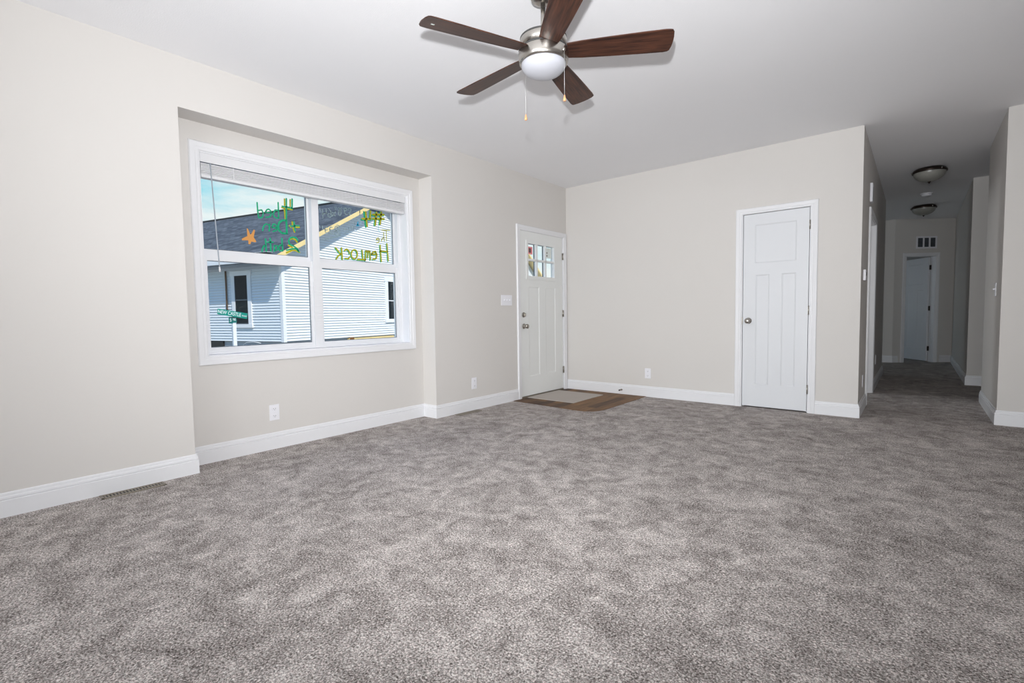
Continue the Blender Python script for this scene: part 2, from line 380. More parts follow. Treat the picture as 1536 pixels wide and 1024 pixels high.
struct(w.build('wall_right', WALL))
struct(MB().box((XE, YS-.14, 0), (XE+.14, YE+.14, H)).build('wall_far_right', WALL))
struct(MB().box((0, YE, 0), (XE, YE+.14, H)).build('wall_far_back', WALL))
w = MB()  # rear wall behind the photographer: two unseen openings put in for the fill light
w.box((0, YS-.14, 0), (.6, YS, H)); w.box((.6, YS-.14, 2.45), (3.2, YS, H)); w.box((3.2, YS-.14, 0), (3.9, YS, H))
w.box((3.9, YS-.14, 0), (5.9, YS, .7)); w.box((3.9, YS-.14, 2.3), (5.9, YS, H)); w.box((5.9, YS-.14, 0), (XE, YS, H))
struct(w.build('wall_rear', WALL))

# baseboards
plan_run('baseboard_left', [(0, YS), (0, AY0), (AX, AY0), (AX, AY1), (0, AY1), (0, 4.52)], BB)
plan_run('baseboard_back', [(.0, YB), (2.182, YB)], BB)
plan_run('baseboard_closet', [(2.925, YB), (XH, YB), (XH, 6.398)], BB)
plan_run('baseboard_hall_left', [(XH, 7.456), (XH, 9.70), (0.1, 9.70)], BB)
p1 = A + T*.10; p2 = A + T*.87; p3 = A + T*SL
plan_run('baseboard_hall_far', [(.0, YF), (3.34, YF), (p1.x, p1.y)], BB)
plan_run('baseboard_hall_right', [(p2.x, p2.y), (p3.x, p3.y), (XF, 8.83), (XE, 8.83)], BB)
plan_run('baseboard_right', [(XR+.12, 7.30), (XR, 7.30), (XR, YR), (XE, YR)], BB)

# ------------------------------------------------------------------ casings
CAS = [(0, 0), (0, .011), (.006, .014), (.022, .014), (.026, .017), (.050, .019), (.058, .019), (.064, .012), (.064, 0)]
def casing(mb, M, x0, x1, z0, z1, wdt=.064, closed=False):
    """M: wall frame; opening x0..x1, z0..z1; closed = picture frame all round"""
    k = wdt/.064; prof = [(a*k, b) for a, b in CAS]
    if closed:
        P = [(x0, z0, -1, -1), (x1, z0, 1, -1), (x1, z1, 1, 1), (x0, z1, -1, 1)]
    else:
        P = [(x0, z0, -1, 0), (x0, z1, -1, 1), (x1, z1, 1, 1), (x1, z0, 1, 0)]
    path = [M @ Vector((p[0], 0, p[1])) for p in P]
    R = M.to_3x3()
    outs = [R @ Vector((p[2], 0, p[3])) for p in P]
    mb.sweep(path, outs, R @ Vector((0, 1, 0)), prof, closed)
    return mb

# ------------------------------------------------------------------ window
win = struct(empty('window_1', (AX, (WY0+WY1)/2, WZ0)))
WI = win.matrix_world.inverted() if False else Matrix.Translation(-Vector((AX, (WY0+WY1)/2, WZ0)))
def wpart(mb, name, m, parent=win, label=None):
    for v in mb.bm.verts: v.co = WI @ v.co
    o = mb.build(name, m, parent)
    if label: o['label'] = label
    return o
wpart(casing(MB(), on_left(0, 0, AX), -WY1, -WY0, WZ0, WZ1, .062, True), 'window_casing', TRIM)
j = MB()   # extension jambs
XJ = -.305
j.box((XJ, WY0-.001, WZ0), (AX+.001, WY0+.008, WZ1)); j.box((XJ, WY1-.008, WZ0), (AX+.001, WY1+.001, WZ1))
j.box((XJ, WY0+.008, WZ0-.001), (AX+.001, WY1-.008, WZ0+.008)); j.box((XJ, WY0+.008, WZ1-.008), (AX+.001, WY1-.008, WZ1+.001))
wpart(j, 'window_jamb', TRIM)
f = MB(); FO = .036; YM = 2.1655
y0, y1, z0, z1 = WY0+.004, WY1-.004, WZ0+.004, WZ1-.004
f.box((-.39, y0, z0), (XJ+.004, y0+FO, z1)); f.box((-.39, y1-FO, z0), (XJ+.004, y1, z1))
f.box((-.39, y0+FO, z0), (XJ+.004, YM-.032, z0+.022)); f.box((-.39, YM+.032, z0), (XJ+.004, y1-FO, z0+.022)); f.box((-.39, y0+FO, z1-FO), (XJ+.004, YM-.032, z1)); f.box((-.39, YM+.032, z1-FO), (XJ+.004, y1-FO, z1))
f.box((-.39, YM-.032, z0), (XJ+.006, YM+.032, z1))
wpart(f, 'window_frame', VINYLW)
for (a, b) in ((y0+FO, YM-.032), (YM+.032, y1-FO)):
    def sash(xa, xb, za, zb, st, bot, top, name, gx):
        sm = MB()
        ga, gb = a+st, b-st
        sm.box((xa, a+.001, za), (xb, ga, zb)); sm.box((xa, gb, za), (xb, b-.001, zb))
        sm.box((xa, ga, za), (xb, gb, za+bot)); sm.box((xa, ga, zb-top), (xb, gb, zb))
        o = wpart(sm, name, VINYLW)
        wpart(MB().box((gx-.002, ga-.004, za+bot-.004), (gx+.002, gb+.004, zb-top+.004)), 'pane', GLASS, o)
        gk = MB(); q = .004
        gk.box((gx+.002, ga, za+bot), (gx+.008, ga+q, zb-top)); gk.box((gx+.002, gb-q, za+bot), (gx+.008, gb, zb-top))
        gk.box((gx+.002, ga, za+bot), (gx+.008, gb, za+bot+q)); gk.box((gx+.002, ga, zb-top-q), (gx+.008, gb, zb-top))
        wpart(gk, 'glazing_bead', HFRAME, o)
        return o
    sash(-.345, -.314, .788, 1.512, .024, .030, .052, 'lower_sash', -.335)
    sash(-.386, -.348, 1.492, z1-FO+.002, .016, .054, .03, 'upper_sash', -.364)
WORDS = {
 'four': [
  ('o',0,0.0126,[(1.942,2.015),(1.941,1.962)]),
  ('o',0,0.0126,[(1.937,1.937),(1.942,1.855)]),
  ('o',0,0.0127,[(1.99,2.018),(1.987,1.96)]),
  ('o',0,0.0125,[(1.917,1.94),(1.961,1.938),(2.003,1.937)]),
  ('g',1,0.0136,[(1.957,2.02),(1.95,1.856)]),
  ('g',1,0.0137,[(2.006,2.025),(2.002,1.945)]),
  ('g',1,0.0135,[(1.92,1.951),(1.966,1.951),(2.003,1.95)]),
 ],
 'bed': [
  ('g',0,0.0111,[(1.721,1.949),(1.723,1.881),(1.729,1.835)]),
  ('g',0,0.0112,[(1.731,1.889),(1.754,1.897),(1.766,1.873),(1.758,1.842),(1.738,1.83),(1.726,1.835)]),
  ('g',0,0.0113,[(1.783,1.883),(1.808,1.882),(1.829,1.886)]),
  ('g',0,0.0113,[(1.783,1.884),(1.795,1.905),(1.81,1.912),(1.826,1.899),(1.828,1.873),(1.814,1.85),(1.785,1.843)]),
  ('g',0,0.0115,[(1.888,1.977),(1.888,1.91),(1.888,1.853)]),
  ('g',0,0.0115,[(1.888,1.914),(1.861,1.912),(1.844,1.88),(1.852,1.855),(1.87,1.848),(1.888,1.852)]),
 ],
 'plus': [
  ('o',0,0.0127,[(1.999,1.835),(2.0,1.806)]),
  ('o',0,0.0128,[(2.004,1.787),(2.016,1.752)]),
  ('o',0,0.0127,[(1.974,1.8),(1.985,1.789)]),
  ('o',0,0.0128,[(2.02,1.794),(2.06,1.798)]),
  ('g',1,0.0118,[(2.013,1.839),(2.021,1.762)]),
  ('g',1,0.0117,[(1.98,1.798),(2.056,1.811)]),
 ],
 'den': [
  ('g',0,0.0165,[(1.95,1.843),(1.95,1.732)]),
  ('g',0,0.0165,[(1.952,1.842),(1.918,1.837),(1.89,1.816),(1.881,1.786),(1.884,1.753),(1.909,1.731),(1.95,1.732)]),
  ('g',0,0.0114,[(1.829,1.77),(1.848,1.766),(1.869,1.771)]),
  ('g',0,0.0114,[(1.829,1.772),(1.842,1.797),(1.861,1.795),(1.871,1.775),(1.864,1.748),(1.837,1.736)]),
  ('g',0,0.0113,[(1.811,1.792),(1.806,1.736)]),
  ('g',0,0.0113,[(1.807,1.781),(1.788,1.791),(1.772,1.781),(1.759,1.756),(1.755,1.734)]),
 ],
 'two': [
  ('o',0,0.0139,[(2.035,1.67),(2.021,1.688),(1.996,1.697),(1.973,1.686)]),
  ('o',0,0.0137,[(1.959,1.636),(1.993,1.62)]),
  ('o',0,0.0139,[(2.052,1.586),(2.022,1.598),(1.992,1.599),(1.941,1.573)]),
  ('g',1,0.0129,[(2.041,1.686),(2.026,1.706),(1.996,1.708),(1.973,1.696),(1.962,1.67),(1.969,1.646),(2.008,1.631),(2.035,1.614),(2.046,1.59)]),
  ('g',1,0.0129,[(2.045,1.595),(2.018,1.614),(1.987,1.609),(1.942,1.594)]),
 ],
 'bath': [
  ('g',0,0.0121,[(1.906,1.688),(1.91,1.585)]),
  ('g',0,0.0121,[(1.91,1.631),(1.89,1.631),(1.876,1.608),(1.883,1.587),(1.91,1.585)]),
  ('g',0,0.0119,[(1.844,1.624),(1.84,1.576)]),
  ('g',0,0.0119,[(1.844,1.62),(1.866,1.624),(1.87,1.603),(1.859,1.585),(1.843,1.585)]),
  ('g',0,0.0119,[(1.812,1.678),(1.813,1.574)]),
  ('g',0,0.0118,[(1.791,1.644),(1.834,1.649)]),
  ('g',0,0.0118,[(1.774,1.669),(1.777,1.571)]),
  ('g',0,0.0118,[(1.776,1.613),(1.758,1.612),(1.748,1.591),(1.743,1.565)]),
 ],
 'number_four': [
  ('g',0,0.0163,[(2.828,2.038),(2.807,1.911)]),
  ('g',0,0.0164,[(2.88,2.047),(2.865,1.926)]),
  ('g',0,0.0162,[(2.783,2.003),(2.916,2.023)]),
  ('g',0,0.0162,[(2.785,1.969),(2.92,1.984)]),
  ('g',0,0.0160,[(2.697,2.022),(2.712,1.883)]),
  ('g',0,0.0161,[(2.762,2.039),(2.752,1.956)]),
  ('g',0,0.0159,[(2.666,1.947),(2.766,1.958)]),
  ('o',1,0.0151,[(2.837,2.041),(2.818,1.915)]),
  ('o',1,0.0152,[(2.892,2.051),(2.875,1.932)]),
  ('o',1,0.0150,[(2.794,2.013),(2.921,2.03)]),
  ('o',1,0.0150,[(2.792,1.974),(2.922,1.989)]),
  ('o',1,0.0148,[(2.715,2.026),(2.727,1.891)]),
  ('o',1,0.0149,[(2.769,2.04),(2.762,1.963)]),
  ('o',1,0.0147,[(2.675,1.957),(2.768,1.966)]),
 ],
 'the': [
  ('o',0,0.0083,[(2.889,1.877),(2.989,1.887)]),
  ('o',0,0.0083,[(2.944,1.884),(2.945,1.775)]),
  ('o',0,0.0083,[(2.911,1.856),(2.918,1.772)]),
  ('o',0,0.0083,[(2.916,1.805),(2.892,1.794),(2.882,1.765)]),
  ('o',0,0.0082,[(2.824,1.776),(2.86,1.782),(2.848,1.798),(2.828,1.782)]),
  ('o',0,0.0082,[(2.86,1.78),(2.854,1.756),(2.826,1.747)]),
 ],
 'hemlock': [
  ('g',0,0.0127,[(2.861,1.723),(2.868,1.565)]),
  ('g',0,0.0128,[(2.94,1.745),(2.951,1.576)]),
  ('g',0,0.0127,[(2.858,1.663),(2.948,1.667)]),
  ('g',0,0.0125,[(2.762,1.625),(2.818,1.631),(2.804,1.658),(2.774,1.646),(2.763,1.626)]),
  ('g',0,0.0126,[(2.821,1.626),(2.813,1.589),(2.772,1.578)]),
  ('g',0,0.0124,[(2.742,1.654),(2.746,1.572)]),
  ('g',0,0.0124,[(2.742,1.649),(2.722,1.654),(2.716,1.591)]),
  ('g',0,0.0124,[(2.718,1.647),(2.697,1.653),(2.688,1.561)]),
  ('g',0,0.0123,[(2.656,1.655),(2.664,1.572)]),
  ('g',0,0.0122,[(2.604,1.563),(2.692,1.568)]),
  ('g',0,0.0122,[(2.606,1.612),(2.601,1.589),(2.588,1.572),(2.571,1.565),(2.555,1.57),(2.544,1.585),(2.54,1.606),(2.545,1.628),(2.558,1.645),(2.574,1.652),(2.591,1.648),(2.602,1.633),(2.606,1.612)]),
  ('g',0,0.0119,[(2.473,1.634),(2.495,1.651),(2.52,1.632),(2.523,1.612)]),
  ('g',0,0.0120,[(2.524,1.582),(2.512,1.563),(2.477,1.563)]),
  ('g',0,0.0118,[(2.443,1.657),(2.447,1.549)]),
  ('g',0,0.0117,[(2.383,1.651),(2.434,1.598)]),
  ('g',0,0.0118,[(2.434,1.598),(2.404,1.578),(2.385,1.546)]),
  ('o',1,0.0114,[(2.868,1.729),(2.875,1.571)]),
  ('o',1,0.0116,[(2.948,1.751),(2.958,1.583)]),
  ('o',1,0.0114,[(2.865,1.669),(2.955,1.674)]),
  ('o',1,0.0113,[(2.769,1.631),(2.825,1.637),(2.811,1.664),(2.781,1.652),(2.769,1.632)]),
  ('o',1,0.0114,[(2.828,1.632),(2.819,1.596),(2.779,1.584)]),
  ('o',1,0.0112,[(2.749,1.66),(2.753,1.578)]),
  ('o',1,0.0112,[(2.748,1.655),(2.729,1.66),(2.722,1.597)]),
  ('o',1,0.0112,[(2.725,1.653),(2.704,1.659),(2.695,1.567)]),
  ('o',1,0.0111,[(2.663,1.661),(2.67,1.578)]),
  ('o',1,0.0110,[(2.611,1.569),(2.699,1.574)]),
  ('o',1,0.0110,[(2.612,1.618),(2.607,1.595),(2.594,1.578),(2.578,1.571),(2.561,1.576),(2.55,1.591),(2.546,1.612),(2.552,1.634),(2.564,1.651),(2.581,1.658),(2.597,1.654),(2.609,1.639),(2.612,1.618)]),
  ('o',1,0.0107,[(2.479,1.64),(2.502,1.657),(2.526,1.638),(2.529,1.618)]),
  ('o',1,0.0108,[(2.531,1.588),(2.518,1.569),(2.483,1.569)]),
  ('o',1,0.0107,[(2.449,1.663),(2.454,1.555)]),
  ('o',1,0.0105,[(2.389,1.657),(2.44,1.604)]),
  ('o',1,0.0107,[(2.44,1.604),(2.41,1.584),(2.391,1.552)]),
 ],
 'size_note': [
  ('s',0,0.0080,[(2.251,1.988),(2.254,1.965)]),
  ('s',0,0.0080,[(2.311,1.993),(2.312,1.949)]),
  ('s',0,0.0080,[(2.266,1.939),(2.314,1.954)]),
  ('s',0,0.0080,[(2.276,1.984),(2.278,1.903)]),
  ('s',0,0.0081,[(2.334,1.999),(2.356,1.976),(2.362,1.941),(2.348,1.922),(2.328,1.926),(2.324,1.943),(2.335,1.957),(2.36,1.948)]),
  ('s',0,0.0081,[(2.372,1.971),(2.397,1.942)]),
  ('s',0,0.0082,[(2.402,1.98),(2.369,1.937)]),
  ('s',0,0.0083,[(2.457,1.974),(2.455,1.965),(2.45,1.957),(2.443,1.954),(2.436,1.955),(2.431,1.961),(2.43,1.97),(2.432,1.98),(2.437,1.987),(2.444,1.991),(2.451,1.989),(2.456,1.983),(2.457,1.974)]),
  ('s',0,0.0083,[(2.458,2.006),(2.456,1.999),(2.452,1.994),(2.447,1.992),(2.441,1.993),(2.437,1.996),(2.436,2.002),(2.438,2.009),(2.442,2.014),(2.448,2.016),(2.453,2.016),(2.457,2.012),(2.458,2.006)]),
  ('s',0,0.0083,[(2.489,2.024),(2.508,2.031),(2.514,2.017),(2.5,2.002),(2.488,2.01),(2.489,2.024)]),
  ('s',0,0.0083,[(2.488,2.004),(2.497,1.977),(2.517,1.972)]),
  ('s',0,0.0083,[(2.526,2.018),(2.543,2.033),(2.562,2.028),(2.555,2.008),(2.53,1.982),(2.555,1.976)]),
  ('s',0,0.0045,[(2.397,2.023),(2.404,1.995)]),
  ('s',0,0.0045,[(2.412,2.025),(2.416,1.997)]),
  ('s',0,0.0045,[(2.435,2.025),(2.439,2.003)]),
  ('s',0,0.0045,[(2.429,2.018),(2.441,2.022)]),
  ('s',0,0.0045,[(2.464,2.033),(2.468,2.014)]),
 ],
 'price_note': [
  ('s',0,0.0074,[(2.412,1.863),(2.429,1.86),(2.439,1.773)]),
  ('s',0,0.0072,[(2.29,1.72),(2.441,1.771)]),
  ('s',0,0.0074,[(2.418,1.793),(2.415,1.782),(2.408,1.774),(2.4,1.77),(2.391,1.772),(2.385,1.779),(2.383,1.789),(2.386,1.799),(2.393,1.807),(2.401,1.811),(2.41,1.809),(2.416,1.803),(2.418,1.793)]),
  ('s',0,0.0074,[(2.42,1.835),(2.417,1.824),(2.411,1.817),(2.404,1.813),(2.396,1.815),(2.391,1.821),(2.389,1.831),(2.391,1.841),(2.397,1.849),(2.405,1.852),(2.413,1.851),(2.418,1.844),(2.42,1.835)]),
  ('s',0,0.0073,[(2.364,1.836),(2.347,1.837),(2.338,1.822),(2.346,1.809),(2.364,1.815)]),
  ('s',0,0.0073,[(2.338,1.822),(2.341,1.792),(2.36,1.774)]),
  ('s',0,0.0073,[(2.32,1.83),(2.303,1.83),(2.29,1.816),(2.297,1.803),(2.317,1.808)]),
  ('s',0,0.0072,[(2.29,1.816),(2.297,1.787),(2.322,1.769)]),
  ('s',0,0.0072,[(2.243,1.836),(2.248,1.817)]),
  ('s',0,0.0072,[(2.269,1.841),(2.272,1.81)]),
 ],
 'scribble_note': [
  ('s',0,0.0042,[(2.476,1.79),(2.528,1.823),(2.601,1.857)]),
  ('s',0,0.0041,[(2.47,1.821),(2.482,1.844)]),
  ('s',0,0.0042,[(2.477,1.834),(2.493,1.822)]),
  ('s',0,0.0042,[(2.499,1.847),(2.501,1.826)]),
  ('s',0,0.0042,[(2.51,1.848),(2.506,1.829)]),
  ('s',0,0.0042,[(2.522,1.856),(2.538,1.841)]),
  ('s',0,0.0042,[(2.536,1.858),(2.524,1.837)]),
  ('s',0,0.0042,[(2.551,1.87),(2.557,1.841)]),
  ('s',0,0.0042,[(2.551,1.868),(2.565,1.861),(2.555,1.852)]),
  ('s',0,0.0042,[(2.575,1.877),(2.579,1.846)]),
  ('s',0,0.0042,[(2.575,1.876),(2.588,1.868),(2.579,1.859)]),
  ('s',0,0.0042,[(2.591,1.915),(2.6,1.866)]),
  ('s',0,0.0042,[(2.589,1.898),(2.6,1.901)]),
 ],
 'blue_mark': [
  ('b',0,0.0094,[(2.629,1.92),(2.624,1.903),(2.621,1.887)]),
  ('b',0,0.0094,[(2.625,1.903),(2.616,1.885)]),
  ('b',0,0.0094,[(2.629,1.903),(2.632,1.887)]),
  ('b',0,0.0093,[(2.611,1.882),(2.64,1.888)]),
  ('c',0,0.0038,[(2.633,1.938),(2.649,1.935),(2.657,1.92),(2.653,1.898)]),
  ('c',0,0.0050,[(2.853,1.913),(2.853,1.869)]),
  ('c',0,0.0051,[(2.855,1.867),(2.873,1.855)]),
 ],
}
STAR = [(1.634, 1.736), (1.643, 1.734), (1.657, 1.691), (1.665, 1.694), (1.686, 1.733), (1.696, 1.727), (1.683, 1.673), (1.703, 1.639), (1.691, 1.633), (1.663, 1.636), (1.656, 1.614), (1.641, 1.614), (1.641, 1.643), (1.594, 1.638), (1.594, 1.652), (1.636, 1.676)]

PAINT = {'g': P_GREEN, 'o': P_OLIVE, 's': P_SLATE, 'b': P_BLUE, 'c': P_CYAN}
WLAB = {'four': 'green and olive painted 4, seen from behind', 'bed': 'green painted word bed, mirrored', 'plus': 'green and olive painted plus sign',
        'den': 'green painted word Den, mirrored', 'two': 'green and olive painted 2, mirrored', 'bath': 'green painted word bath, mirrored',
        'number_four': 'olive and green painted #4, mirrored', 'the': 'olive painted word The, mirrored', 'hemlock': 'olive and green painted word HEMLOCK, mirrored',
        'size_note': 'grey painted size 298x64, mirrored', 'price_note': 'grey painted figures 1899, mirrored, underlined', 'scribble_note': 'grey handwritten word, underlined',
        'blue_mark': 'blue painted mark with thin drips'}
def stroke(mb, pts, wd, xa, xb):
    """a flat brush stroke on the outer face of the pane: quads with round joints"""
    r = wd/2
    for (ya, za), (yb, zb) in zip(pts, pts[1:]):
        d = Vector((yb-ya, zb-za)); 
        if d.length < 1e-5: continue
        d.normalize(); n = Vector((-d.y, d.x))*r
        mb.prism([(ya+n.x, za+n.y), (ya-n.x, za-n.y), (yb-n.x, zb-n.y), (yb+n.x, zb+n.y)], xa, xb, 'x')
    for k, (y, z) in enumerate(pts):
        mb.prism([(y+r*.98*math.cos(2*PI*i/8+.3), z+r*.98*math.sin(2*PI*i/8+.3)) for i in range(8)], xa-.0002-.00001*k, xb-.0001, 'x')
for wname, items in WORDS.items():
    first = None
    for key in sorted({(c, l) for c, l, _, _ in items}, key=lambda q: -q[1]):
        mb = MB()
        for c, l, wd, pts in items:
            if (c, l) != key: continue
            if wname in ('number_four', 'hemlock'): wd *= 1.18
            xa = -.3672 - .0012*(1-l)
            stroke(mb, pts, wd, xa-.0008, xa)
        o = wpart(mb, 'painted_lettering', PAINT[key[0]], win if first is None else first, WLAB[wname] if first is None else 'underlying colour of the strokes')
        first = first or o
wpart(MB().prism(STAR, -.3685, -.3675, 'x'), 'painted_star', P_ORANGE, win, 'orange painted five-pointed star')

# ------------------------------------------------------------------ blind
BL = Vector((-.225, (WY0+WY1)/2, WZ1-.008)); bl = empty('window_blind', BL)
tag(bl, 'white horizontal window blind drawn up to the top of the street window', 'blind')
def bpart(mb, name, m, parent=bl):
    for v in mb.bm.verts: v.co = v.co - BL
    return mb.build(name, m, parent)
b0, b1 = WY0+.012, WY1-.012
bpart(MB().box((-.272, b0+.004, 2.150), (-.212, b1-.004, 2.190), .002), 'headrail', BLIND)
bpart(MB().box((-.208, b0, 2.136), (-.200, b1, 2.199), .0025), 'valance', BLIND)
for k in range(7):
    z = 2.127 - k*.0112
    sl = MB(); q = .0046
    ring = [(-.262, z-q), (-.213, z-q), (-.2095, z-q*.75), (-.208, z-q*.2), (-.208, z+q*.2), (-.2095, z+q*.75), (-.213, z+q), (-.262, z+q)]
    Am = [sl.bm.verts.new((x, b0+.006, zz)) for x, zz in ring]; Bm = [sl.bm.verts.new((x, b1-.006, zz)) for x, zz in ring]
    m_ = len(ring); sl.bm.faces.new(Am); sl.bm.faces.new(Bm[::-1])
    for i in range(m_): sl.bm.faces.new((Am[i], Am[(i+1) % m_], Bm[(i+1) % m_], Bm[i]))
    bpart(sl, 'slat', BLIND)
bpart(MB().box((-.264, b0+.006, 2.030), (-.207, b1-.006, 2.054), .005), 'bottom_rail', BLIND)
for yy in (b0+.22, (b0+b1)/2-.25, (b0+b1)/2+.35, b1-.22):
    bpart(MB().box((-.2068, yy-.002, 2.032), (-.2058, yy+.002, 2.135)), 'ladder_cord', BLIND)
wd_ = bpart(MB().tube([(-.198, 1.338, 2.135), (-.198, 1.339, 2.10), (-.199, 1.367, 1.40), (-.199, 1.368, 1.375)], [.005, .0042, .0042, .0055], 8), 'tilt_wand', CLEARP)
wd_['label'] = 'translucent grey tilt wand'
bpart(MB().tube([(-.199, 1.3665, 1.405), (-.199, 1.368, 1.370)], [.0058, .0066], 8), 'wand_grip', BLIND, wd_)

# ------------------------------------------------------------------ doors
def knob(mb, M, s=1.0):
    """knob on a rose; local z of M points out of the door"""
    prof = [(0, 0), (.033, 0), (.033, .004), (.028, .009), (.014, .012), (.0115, .022), (.013, .030), (.024, .038), (.0285, .048), (.0275, .058), (.020, .066), (.008, .069), (0, .069)]
    mb.lathe([(r*s, z*s) for r, z in prof], 32, M)
    return mb
def panelled(mb, x0, x1, z0, z1, holes, yb, yf, rec):
    """slab made of stiles and rails proud of recessed panels; holes = [(xa,xb,za,zb)], local y out = yf"""
    mb.box((x0, yb, z0), (x1, yf-rec, z1))
    xs = sorted({x0, x1} | {h[0] for h in holes} | {h[1] for h in holes}); zs = sorted({z0, z1} | {h[2] for h in holes} | {h[3] for h in holes})
    for za, zb in zip(zs, zs[1:]):
        run = None
        for xa, xb in zip(xs, xs[1:]):
            cx, cz = (xa+xb)/2, (za+zb)/2
            solid = not any(h[0] < cx < h[1] and h[2] < cz < h[3] for h in holes)
            if solid: run = (run[0], xb) if run else (xa, xb)
            if (not solid or xb == xs[-1]) and run:
                mb.box((run[0], yf-rec-.001, za), (run[1], yf, zb)); run = None
    for h in holes:  # sloped sticking round each panel
        a, b, c, d = h; q = .012
        P = [(a, c), (b, c), (b, d), (a, d)]; In = [(a+q, c+q), (b-q, c+q), (b-q, d-q), (a+q, d-q)]
        A_ = [mb.bm.verts.new((x, yf, z)) for x, z in P]; B_ = [mb.bm.verts.new((x, yf-rec+.0005, z)) for x, z in In]
        for i in range(4): mb.bm.faces.new((A_[i], A_[(i+1) % 4], B_[(i+1) % 4], B_[i]))
    return mb
def hinge(parent, x, z, yf=.006):
    hm = MB().lathe([(0, -.045), (.0065, -.045), (.0065, .045), (0, .045)], 12, Matrix.Translation((x, yf, z)))
    hm.box((x-.014, yf-.006, z-.044), (x+.014, yf-.001, z+.044))
    return hm.build('hinge', NICKELD, parent)

# entry door on the left wall: local x runs towards the camera (-y world) so use x = -(y)
M1 = on_left(5.045, 0, 0)
dr = struct(empty('door_1', M=M1))
lx = lambda y: 5.045 - y
c_ = casing(MB(), Matrix.Identity(4), lx(5.521), lx(4.585), 0, 2.045+.0, .064); c_.build('door_casing', TRIM, dr)
jm = MB()
a, b = lx(5.527), lx(4.572)
jm.box((a, -.14, 0), (a+.022, 0.001, 2.06)); jm.box((b-.014, -.14, 0), (b, 0.001, 2.06)); jm.box((a, -.14, 2.053), (b, .001, 2.072))
jm.build('door_jamb', TRIM, dr)
sx0, sx1 = lx(5.500), lx(4.589)
lite = (lx(5.322), lx(4.722), 1.472, 1.930)
holes = [(lx(5.333), lx(5.115), .258, 1.371), (lx(4.978), lx(4.757), .258, 1.371)]
sb = MB()
# slab in pieces so the glazed opening is a real hole
panelled(sb, sx0, sx1, .022, 1.472, holes, -.046, -.002, .007)
sb.box((sx0, -.046, 1.472), (lite[0], -.002, 1.930)); sb.box((lite[1], -.046, 1.472), (sx1, -.002, 1.930)); sb.box((sx0, -.046, 1.930), (sx1, -.002, 2.045))
slab = sb.build('door_slab', EDOOR, dr)
lf = MB(); x0, x1, z0, z1 = lite[0]-.012, lite[1]+.012, lite[2]-.012, lite[3]+.012; q = .036
px0, px1, pz0, pz1 = lx(5.304), lx(4.748), 1.505, 1.900
lf.box((x0, -.05, z0), (px0, .008, z1)); lf.box((px1, -.05, z0), (x1, .008, z1)); lf.box((px0, -.05, z0), (px1, .008, pz0)); lf.box((px0, -.05, pz1), (px1, .008, z1))
for k in (1, 2):
    xx = px0 + (px1-px0)*k/3; lf.box((xx-.013, -.03, pz0), (xx+.013, .003, pz1))
lf.box((px0, -.03, (pz0+pz1)/2-.013), (px1, .003, (pz0+pz1)/2+.013))
lf.build('lite_frame', EDOOR, slab)
gk = MB()
for k in (1, 2):
    xx = px0 + (px1-px0)*k/3; gk.box((xx-.013, -.047, pz0), (xx+.013, -.031, pz1))
gk.build('spacer_bar', HFRAME, slab)
MB().box((px0-.002, -.030, pz0-.002), (px1+.002, -.026, pz1+.002)).build('pane', GLASS, slab)
st = MB().box((lx(4.875), -.0258, 1.775), (lx(4.765), -.0250, 1.868)).build('window_sticker', PINK, slab); st['label'] = 'pink sticker with dark print'
MB().box((lx(4.845), -.0249, 1.795), (lx(4.80), -.0245, 1.85)).build('sticker_print', MARK, st)
st = MB().box((lx(5.285), -.0258, 1.755), (lx(5.145), -.0250, 1.885)).build('window_sticker', PAPER, slab); st['label'] = 'pale sticker with two dark marks'
mk = MB().lathe([(0, 0), (.011, 0), (.011, .0004), (0, .0004)], 12, Matrix.Translation((lx(5.185), -.0250, 1.785)) @ Matrix.Rotation(-PI/2, 4, 'X'))
mk.lathe([(0, 0), (.010, 0), (.010, .0004), (0, .0004)], 12, Matrix.Translation((lx(5.185), -.0250, 1.822)) @ Matrix.Rotation(-PI/2, 4, 'X'))
mk.build('sticker_print', MARK, st)
out = Matrix.Rotation(-PI/2, 4, 'X')  # local z -> +y
knob(MB(), Matrix.Translation((lx(4.655), -.002, .886)) @ out).build('door_knob', NICKELD, slab)
db = MB().lathe([(0, 0), (.031, 0), (.031, .008), (.026, .014), (0, .014)], 32, Matrix.Translation((lx(4.650), -.002, 1.025)) @ out)
db.box((lx(4.650)-.006, .010, 1.005), (lx(4.650)+.006, .034, 1.045), .003)
db.build('deadbolt', NICKELD, slab)
for z in (.275, 1.035, 1.797): hinge(dr, lx(5.508), z)
MB().box((lx(5.505), -.12, .004), (lx(4.586), .004, .018), .002).build('threshold', REG, dr)
MB().box((sx0, -.04, .016), (sx1, -.012, .024)).build('door_sweep', GAP, slab)

# closet door on the back wall
M2 = frame((2.552, YB, 0), (1, 0, 0), (0, 1, 0), (0, 0, 1))   # local y goes INTO the wall, so the face is at -y
def face_back(mb):   # mirror y so that helpers (y out) work on this wall, keeping x to the right
    for v in mb.bm.verts: v.co.y = -v.co.y
    return mb
def closet_like(name, ctr, x0, x1, c0, c1, Mx, slab_m, knob_x=None, knob_z=.926, top=2.045):
    d = struct(empty(name, M=Mx))
    face_back(casing(MB(), Matrix.Identity(4), x0-.012, x1+.012, 0, top+.002, .062)).build('door_casing', TRIM, d)
    jm = MB(); jm.box((x0-.016, -.12, 0), (x0-.004, .001, top+.012)); jm.box((x1+.004, -.12, 0), (x1+.016, .001, top+.012)); jm.box((x0-.016, -.12, top+.004), (x1+.016, .001, top+.016))
    jm.box((x0-.016, -.075, 0), (x0+.01, -.045, top+.012)); jm.box((x1-.01, -.075, 0), (x1+.016, -.045, top+.012))
    face_back(jm).build('door_jamb', TRIM, d)
    return d
dx = lambda x: x-2.552
